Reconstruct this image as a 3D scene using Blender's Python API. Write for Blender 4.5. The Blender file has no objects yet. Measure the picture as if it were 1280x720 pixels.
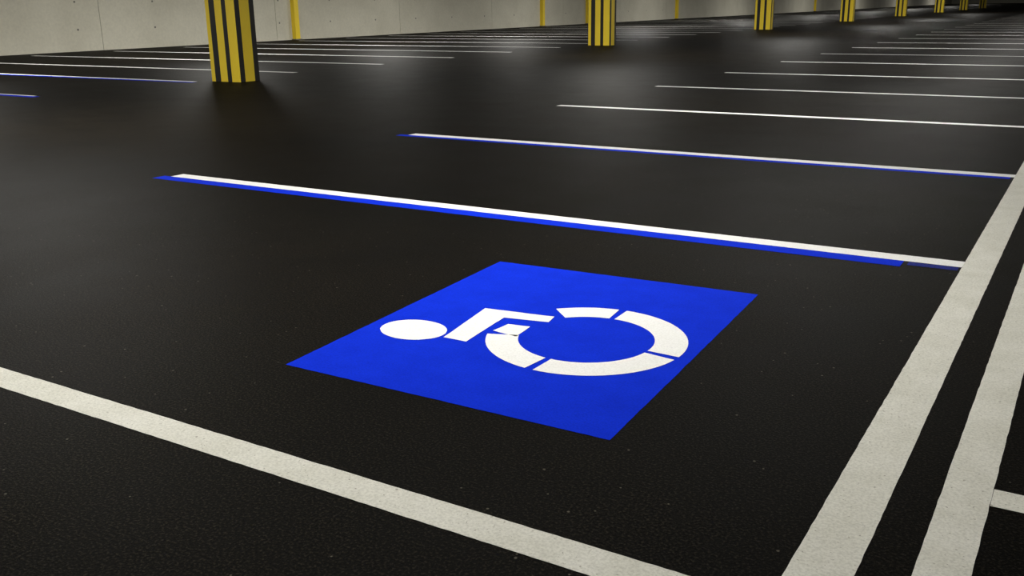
import bpy, math, random
from mathutils import Matrix, Vector
random.seed(4)
S=bpy.context.scene
S.view_settings.view_transform='Standard'
S.view_settings.look='None'

# ---------------------------------------------------------------- helpers
def new_mat(name):
    m=bpy.data.materials.new(name); m.use_nodes=True
    nt=m.node_tree; b=nt.nodes['Principled BSDF']; return m,nt,b
def objpos(nt):
    return nt.nodes.new('ShaderNodeNewGeometry').outputs['Position']
def noise(nt,vec,scale,detail=3,rough=.5):
    n=nt.nodes.new('ShaderNodeTexNoise'); n.inputs['Scale'].default_value=scale
    n.inputs['Detail'].default_value=detail; n.inputs['Roughness'].default_value=rough
    nt.links.new(vec,n.inputs['Vector']); return n.outputs['Fac']
def ramp(nt,fac,stops):
    r=nt.nodes.new('ShaderNodeValToRGB'); e=r.color_ramp.elements
    while len(e)<len(stops): e.new(.5)
    for i,(p,c) in enumerate(stops):
        e[i].position=p; e[i].color=(*c,1)
    nt.links.new(fac,r.inputs['Fac']); return r.outputs['Color']
def mix(nt,fac,a,b,mode='MIX'):
    m=nt.nodes.new('ShaderNodeMix'); m.data_type='RGBA'; m.blend_type=mode
    if isinstance(fac,float): m.inputs[0].default_value=fac
    else: nt.links.new(fac,m.inputs[0])
    for s,v in ((6,a),(7,b)):
        if isinstance(v,tuple): m.inputs[s].default_value=(*v,1)
        else: nt.links.new(v,m.inputs[s])
    return m.outputs[2]
def bump(nt,b,h,strength,dist):
    n=nt.nodes.new('ShaderNodeBump'); n.inputs['Strength'].default_value=strength; n.inputs['Distance'].default_value=dist
    nt.links.new(h,n.inputs['Height']); nt.links.new(n.outputs['Normal'],b.inputs['Normal'])

# asphalt
def asphalt():
    m,nt,b=new_mat('asphalt'); P=objpos(nt)
    fine=noise(nt,P,150,3,.65); mid=noise(nt,P,2.2,5,.6); big=noise(nt,P,.35,4,.55)
    c=ramp(nt,fine,[(.40,(.0012,.0010,.0008)),(.54,(.0045,.0039,.0031)),(.68,(.026,.0225,.0175))])
    c=mix(nt,1.0,c,ramp(nt,mid,[(.3,(.75,.75,.75)),(.7,(1.25,1.22,1.15))]),'MULTIPLY')
    c=mix(nt,1.0,c,ramp(nt,big,[(.35,(.75,.75,.75)),(.65,(1.3,1.25,1.15))]),'MULTIPLY')
    # sparse pale aggregate stones
    for sc,lo,hi,thr in ((7,.018,.026,.8),(16,.03,.045,.93)):
        v=nt.nodes.new('ShaderNodeTexVoronoi'); v.voronoi_dimensions='2D'; v.inputs['Scale'].default_value=sc; nt.links.new(P,v.inputs['Vector'])
        spk=ramp(nt,v.outputs['Distance'],[(lo,(1,1,1)),(hi,(0,0,0))])
        sx=nt.nodes.new('ShaderNodeSeparateColor'); nt.links.new(v.outputs['Color'],sx.inputs[0])
        g=nt.nodes.new('ShaderNodeMath'); g.operation='GREATER_THAN'; g.inputs[1].default_value=thr; nt.links.new(sx.outputs[0],g.inputs[0])
        q=nt.nodes.new('ShaderNodeMath'); q.operation='MULTIPLY'; nt.links.new(spk,q.inputs[0]); nt.links.new(g.outputs[0],q.inputs[1])
        c=mix(nt,q.outputs[0],c,(.10,.09,.072))
    nt.links.new(c,b.inputs['Base Color'])
    r=nt.nodes.new('ShaderNodeMapRange'); nt.links.new(mid,r.inputs['Value'])
    r.inputs['To Min'].default_value=.5; r.inputs['To Max'].default_value=.62
    nt.links.new(r.outputs[0],b.inputs['Roughness'])
    b.inputs['Specular IOR Level'].default_value=.015
    bump(nt,b,fine,.5,.003)
    return m
def paint(name,dark,lo,hi,rough=.6,worn=.0,spec=.05,grain=.88):
    m,nt,b=new_mat(name); P=objpos(nt)
    fine=noise(nt,P,150,3,.6); mid=noise(nt,P,7,5,.65); pit=noise(nt,P,120,2,.5)
    c=ramp(nt,mid,[(.3,lo),(.7,hi)])
    c=mix(nt,1.0,c,ramp(nt,fine,[(.35,(grain,grain,grain-.01)),(.6,(1.03,1.03,1.03))]),'MULTIPLY')
    pm=ramp(nt,pit,[(.24+worn,(1,1,1)),(.31+worn,(0,0,0))])
    c=mix(nt,pm,c,dark)
    nt.links.new(c,b.inputs['Base Color']); b.inputs['Roughness'].default_value=rough
    b.inputs['Specular IOR Level'].default_value=spec
    bump(nt,b,fine,.3,.002)
    return m
M_ASPH=asphalt()
M_WHITE=paint('white_road_paint',(.36,.34,.28),(.69,.68,.60),(.80,.79,.72),worn=.02,grain=.84)
M_WHITE2=paint('white_stencil_paint',(.6,.6,.65),(.87,.87,.85),(.90,.90,.89),grain=.92)
M_BLUE=paint('blue_road_paint',(.005,.025,.45),(.0038,.025,.57),(.0052,.032,.67),rough=.75,spec=.01)
M_BLUED=paint('thin_blue_road_paint',(.01,.01,.02),(.005,.012,.15),(.008,.02,.3),worn=.12,spec=.02)
def simple(name,col,rough=.5,bs=0,var=.15,sc=3):
    m,nt,b=new_mat(name); P=objpos(nt); n=noise(nt,P,sc,5,.6)
    lo=tuple(x*(1-var) for x in col); hi=tuple(min(1,x*(1+var)) for x in col)
    nt.links.new(ramp(nt,n,[(.3,lo),(.7,hi)]),b.inputs['Base Color']); b.inputs['Roughness'].default_value=rough
    if bs: bump(nt,b,noise(nt,P,40,3),bs,.004)
    return m
M_YEL=simple('yellow_column_paint',(.98,.71,.03),.5,var=.04)
M_BLK=simple('black_column_paint',(.005,.005,.004),.55)
M_CEIL=simple('painted_concrete_ceiling',(.6,.59,.53),.8,.2)
M_METAL=simple('white_enamel_steel',(.6,.6,.58),.4)
M_STEEL=simple('dark_joint_sealant',(.18,.175,.155),.6)
def wallmat():
    m,nt,b=new_mat('concrete_wall_panels'); P=objpos(nt)
    n=noise(nt,P,.6,6,.6); f=noise(nt,P,14,4,.6)
    c=ramp(nt,n,[(.3,(.60,.575,.475)),(.7,(.72,.695,.585))])
    c=mix(nt,1.0,c,ramp(nt,f,[(.3,(.93,.93,.93)),(.7,(1.04,1.04,1.03))]),'MULTIPLY')
    nt.links.new(c,b.inputs['Base Color']); b.inputs['Roughness'].default_value=.75
    bump(nt,b,f,.15,.006); return m
M_WALL=wallmat()
m,nt,b=new_mat('fluorescent_diffuser'); b.inputs['Emission Color'].default_value=(1,.97,.88,1); b.inputs['Emission Strength'].default_value=6
M_EMIT=m

def mesh_obj(name,verts,faces,mats,fm=None,parent=None):
    me=bpy.data.meshes.new(name); me.from_pydata(verts,[],faces)
    for mm in mats: me.materials.append(mm)
    if fm:
        for p,i in zip(me.polygons,fm): p.material_index=i
    me.update(); o=bpy.data.objects.new(name,me); S.collection.objects.link(o)
    if parent: o.parent=parent
    return o
def box_data(x0,x1,y0,y1,z0,z1,base=0):
    v=[(x0,y0,z0),(x1,y0,z0),(x1,y1,z0),(x0,y1,z0),(x0,y0,z1),(x1,y0,z1),(x1,y1,z1),(x0,y1,z1)]
    f=[(0,3,2,1),(4,5,6,7),(0,1,5,4),(1,2,6,5),(2,3,7,6),(3,0,4,7)]
    return v,[tuple(i+base for i in q) for q in f]
def boxes(name,lst,mats,parent=None):
    V=[];F=[];FM=[]
    for (bx,mi) in lst:
        v,f=box_data(*bx,base=len(V)); V+=v;F+=f;FM+=[mi]*6
    return mesh_obj(name,V,F,mats,FM,parent)

# ---------------------------------------------------------------- shell
XW=-23.2; YB=-9.; YF=175.; XR=13.; HC=3.1
boxes('floor',[((XW,XR,YB,YF,-.2,0),0)],[M_ASPH])
boxes('ceiling',[((XW,XR,YB,YF,HC,HC+.25),0)],[M_CEIL])
L=[]
y=YB
while y<YF:
    L.append(((XW-.3,XW,y+.008,min(y+6.5,YF)-.008,0,HC),0)); y+=6.5
L.append(((XW-.35,XW-.015,YB,YF,0,HC),1))
# form-tie plugs cast in the panels
y=YB+.8
while y<60:
    for z in (.55,1.25,2.2):
        L.append(((XW-.01,XW+.004,y-.025,y+.025,z-.025,z+.025),1))
    y+=2.45
boxes('wall_left',L,[M_WALL,M_STEEL])
boxes('wall_far',[((XW,XR,YF,YF+.3,0,HC),0)],[M_WALL])
boxes('wall_right',[((XR,XR+.3,YB,YF,0,HC),0)],[M_WALL])
boxes('wall_near',[((XW,XR,YB-.3,YB,0,HC),0)],[M_WALL])

# ---------------------------------------------------------------- painted lines
def strip(name,x0,x1,y0,y1,mat,z=.0012,parent=None,jit=.0008,step=.02):
    """thin paint film with slightly ragged edges, running along its longer side"""
    along_x=(x1-x0)>=(y1-y0)
    a0,a1=(x0,x1) if along_x else (y0,y1); b0,b1=(y0,y1) if along_x else (x0,x1)
    n=max(2,int((a1-a0)/step))
    V=[];F=[]
    for i in range(n+1):
        a=a0+(a1-a0)*i/n
        for bb in (b0,b1):
            q=bb+random.uniform(-jit,jit)
            V.append((a,q,z) if along_x else (q,a,z))
    for i in range(n):
        q=(2*i,2*i+2,2*i+3,2*i+1); F.append(q if along_x else q[::-1])
    return mesh_obj(name,V,F,[mat],None,parent)

XL,XE=-5.06,-.40
strip('parking_line',XL,XE,1.435,1.53,M_WHITE)
def group(name):
    e=bpy.data.objects.new(name,None); S.collection.objects.link(e); return e
e=group('parking_line_blue_edged')
strip('white_stripe',-5.13,XE,4.135,4.235,M_WHITE2,parent=e)
strip('blue_stripe',-5.19,-.62,4.035,4.134,M_BLUE,z=.001,parent=e)
strip('blue_stripe_end',-.60,-.41,4.075,4.13,M_BLUED,z=.001,parent=e)
e=group('parking_line_blue_edged')
strip('white_stripe',-4.97,XE,6.47,6.575,M_WHITE2,parent=e)
strip('blue_stripe',-5.05,XE-.02,6.40,6.469,M_BLUE,z=.001,parent=e)
ys=[9.11,11.74,14.38,17.3,20.05]
while ys[-1]<110: ys.append(ys[-1]+2.72)
for y in ys: strip('parking_line',-4.97,XE,y-.055,y+.055,M_WHITE2,step=.06)
strip('bay_head_line',-.40,-.282,-3,115,M_WHITE,step=.03)
strip('bay_head_line',-.190,-.092,-3,115,M_WHITE,step=.03)
y=2.1-2.65
while y<112:
    strip('parking_line',-.091,4.5,y,y+.085,M_WHITE,step=.06); y+=2.65
e=group('parking_line_blue_edged')
strip('blue_stripe',-22.3,-11.55,7.33,7.45,M_BLUE,parent=e,step=.06)
strip('white_stripe',-22.3,-11.7,7.452,7.50,M_WHITE2,parent=e,step=.06)
e=group('parking_line_blue_edged')
strip('white_stripe',-22.3,-11.6,9.93,10.03,M_WHITE2,parent=e,step=.06)
strip('blue_stripe',-22.3,-11.5,9.81,9.929,M_BLUE,z=.001,parent=e,step=.06)
y=12.05
while y<110:
    strip('parking_line',-22.3,-11.55,y-.065,y+.065,M_WHITE2,step=.08); y+=2.3

# ---------------------------------------------------------------- accessible symbol
sym=group('accessible_parking_symbol')
def ragged(pts,z,j=.0008,step=.03):
    out=[]
    for i in range(len(pts)):
        a=Vector(pts[i]);b_=Vector(pts[(i+1)%len(pts)]); n=max(1,int((b_-a).length/step))
        for k in range(n):
            p=a.lerp(b_,k/n); out.append((p.x+(random.uniform(-j,j)),p.y+random.uniform(-j,j),z))
    return out
def poly(name,pts,mat,z):
    v=ragged(pts,z)
    area=sum(v[i][0]*v[(i+1)%len(v)][1]-v[(i+1)%len(v)][0]*v[i][1] for i in range(len(v)))
    if area<0: v=v[::-1]
    return mesh_obj(name,v,[tuple(range(len(v)))],[mat],None,sym)
poly('blue_panel',[(-2.10,3.33),(-1.0,3.38),(-.94,1.99),(-2.03,1.98)],M_BLUE,.0008)
poly('head',[(-1.885+.120*math.cos(t)*1.0,2.435+.098*math.sin(t)) for t in [i*math.tau/36 for i in range(36)]],M_WHITE2,.0016)
poly('torso_and_thigh',[(-1.75,2.42),(-1.80,2.75),(-1.535,2.783),(-1.525,2.722),(-1.685,2.69),(-1.662,2.42)],M_WHITE2,.0016)
poly('arm',[(-1.645,2.555),(-1.635,2.638),(-1.555,2.650),(-1.545,2.54)],M_WHITE2,.0016)
cx,cy,ro,ri=-1.337,2.637,.328,.222
for k,(a,b_) in enumerate([(136,96),(91,-3),(-8,-92),(-97,-159)]):
    n=20; aa=[math.radians(a+(b_-a)*i/n) for i in range(n+1)]
    V=[(cx+ro*math.cos(t),cy+ro*math.sin(t),.0016) for t in aa]+[(cx+ri*math.cos(t),cy+ri*math.sin(t),.0016) for t in aa]
    F=[(i,n+1+i,n+2+i,i+1)[::-1] for i in range(n)]
    o=mesh_obj('wheel_arc_%d'%(k+1),V,F,[M_WHITE2],None,sym)
    if o.data.polygons[0].normal.z<0: o.data.flip_normals()

# ---------------------------------------------------------------- striped columns
def column(X1,Y0,w=.60,d=.40):
    x0=X1-w; y1=Y0+d; c=.012
    front=[(.08,1),(.12,0),(.15,1),(.09,0),(.16,1)]
    side=[(.10,0),(.20,1),(.10,0)]
    pts=[];mi=[]
    def run(p,q,bands):
        tot=sum(b[0] for b in bands); s=0
        for wd,m_ in bands:
            t=s/tot; pts.append((p[0]+(q[0]-p[0])*t,p[1]+(q[1]-p[1])*t)); mi.append(m_); s+=wd
    run((x0+c,Y0),(X1-c,Y0),front); pts.append((X1-c,Y0)); mi.append(1)
    run((X1,Y0+c),(X1,y1-c),side); pts.append((X1,y1-c)); mi.append(0)
    run((X1-c,y1),(x0+c,y1),front); pts.append((x0+c,y1)); mi.append(1)
    run((x0,y1-c),(x0,Y0+c),side); pts.append((x0,Y0+c)); mi.append(0)
    n=len(pts); V=[(p[0],p[1],0) for p in pts]+[(p[0],p[1],HC) for p in pts]
    F=[(i,(i+1)%n,(i+1)%n+n,i+n) for i in range(n)]
    F+=[tuple(range(n))[::-1],tuple(range(n,2*n))]
    return mesh_obj('striped_column',V,F,[M_BLK,M_YEL],mi+[0,0])
for Y in (10.15,22.5,36,49.2,63,77.8,91,104.5): column(-10.83,Y)

# ---------------------------------------------------------------- yellow guard posts on the wall
def post(Y,w=.20):
    boxes('yellow_wall_guard',[((XW+.001,XW+.16,Y-w/2,Y+w/2,0,2.4),0),((XW+.001,XW+.2,Y-w/2-.04,Y+w/2+.04,0,.03),1)],[M_YEL,M_STEEL])
for Y in (24.3,40.8,45.5,57.5,73.5,90): post(Y)

# ---------------------------------------------------------------- ceiling lamps
def lamp(X,Y,P):
    e=group('ceiling_lamp')
    z=HC
    boxes('housing',[((X-.12,X+.12,Y-.62,Y+.62,z-.07,z),0)],[M_METAL],e)
    boxes('diffuser',[((X-.09,X+.09,Y-.59,Y+.59,z-.095,z-.0705),0)],[M_EMIT],e)
    ld=bpy.data.lights.new('tube_light','AREA'); ld.shape='RECTANGLE'; ld.size=.18; ld.size_y=1.15
    ld.energy=P; ld.color=(1,.975,.91)
    lo=bpy.data.objects.new('tube_light',ld); lo.location=(X,Y,z-.11); S.collection.objects.link(lo); lo.parent=e
for Y in (-3,3.4,9.5,16,24,32,42,54,68,86,105,130,155): lamp(-2.6,Y,128)  # farthest lamps in this row are added to light the far end
for Y in (2,9,16,22,29,39.5,53,68,86,105,130,155): lamp(-17.5,Y,270 if Y<100 else 340)  # farthest, stronger lamps are likewise added to brighten the far wall
for Y,P in ((5.5,260),(18,230),(31,230),(45,200),(58,200),(74,150)): lamp(-8.6,Y,P)  # unseen aisle row, added to brighten the column fronts and mid floor

w=bpy.data.worlds.new('world'); S.world=w; w.use_nodes=True
w.node_tree.nodes['Background'].inputs[0].default_value=(.5,.48,.42,1); w.node_tree.nodes['Background'].inputs[1].default_value=.02

# ---------------------------------------------------------------- camera
pitch,roll,yaw=.2884,-.0146,.5501
cyw,syw=math.cos(yaw),math.sin(yaw)
f0=Vector((-syw,cyw,0)); r0=Vector((cyw,syw,0)); up0=Vector((0,0,1))
fw=math.cos(pitch)*f0-math.sin(pitch)*up0; up=math.sin(pitch)*f0+math.cos(pitch)*up0
r=math.cos(roll)*r0+math.sin(roll)*up; u=-math.sin(roll)*r0+math.cos(roll)*up
cd=bpy.data.cameras.new('camera'); cd.sensor_width=36; cd.lens=36*1198.6/1280; cd.clip_end=500; cd.clip_start=.05
co=bpy.data.objects.new('camera',cd); S.collection.objects.link(co)
mm=Matrix((r,u,-fw)).transposed().to_4x4(); mm.translation=(0,0,1.05); co.matrix_world=mm
S.camera=co
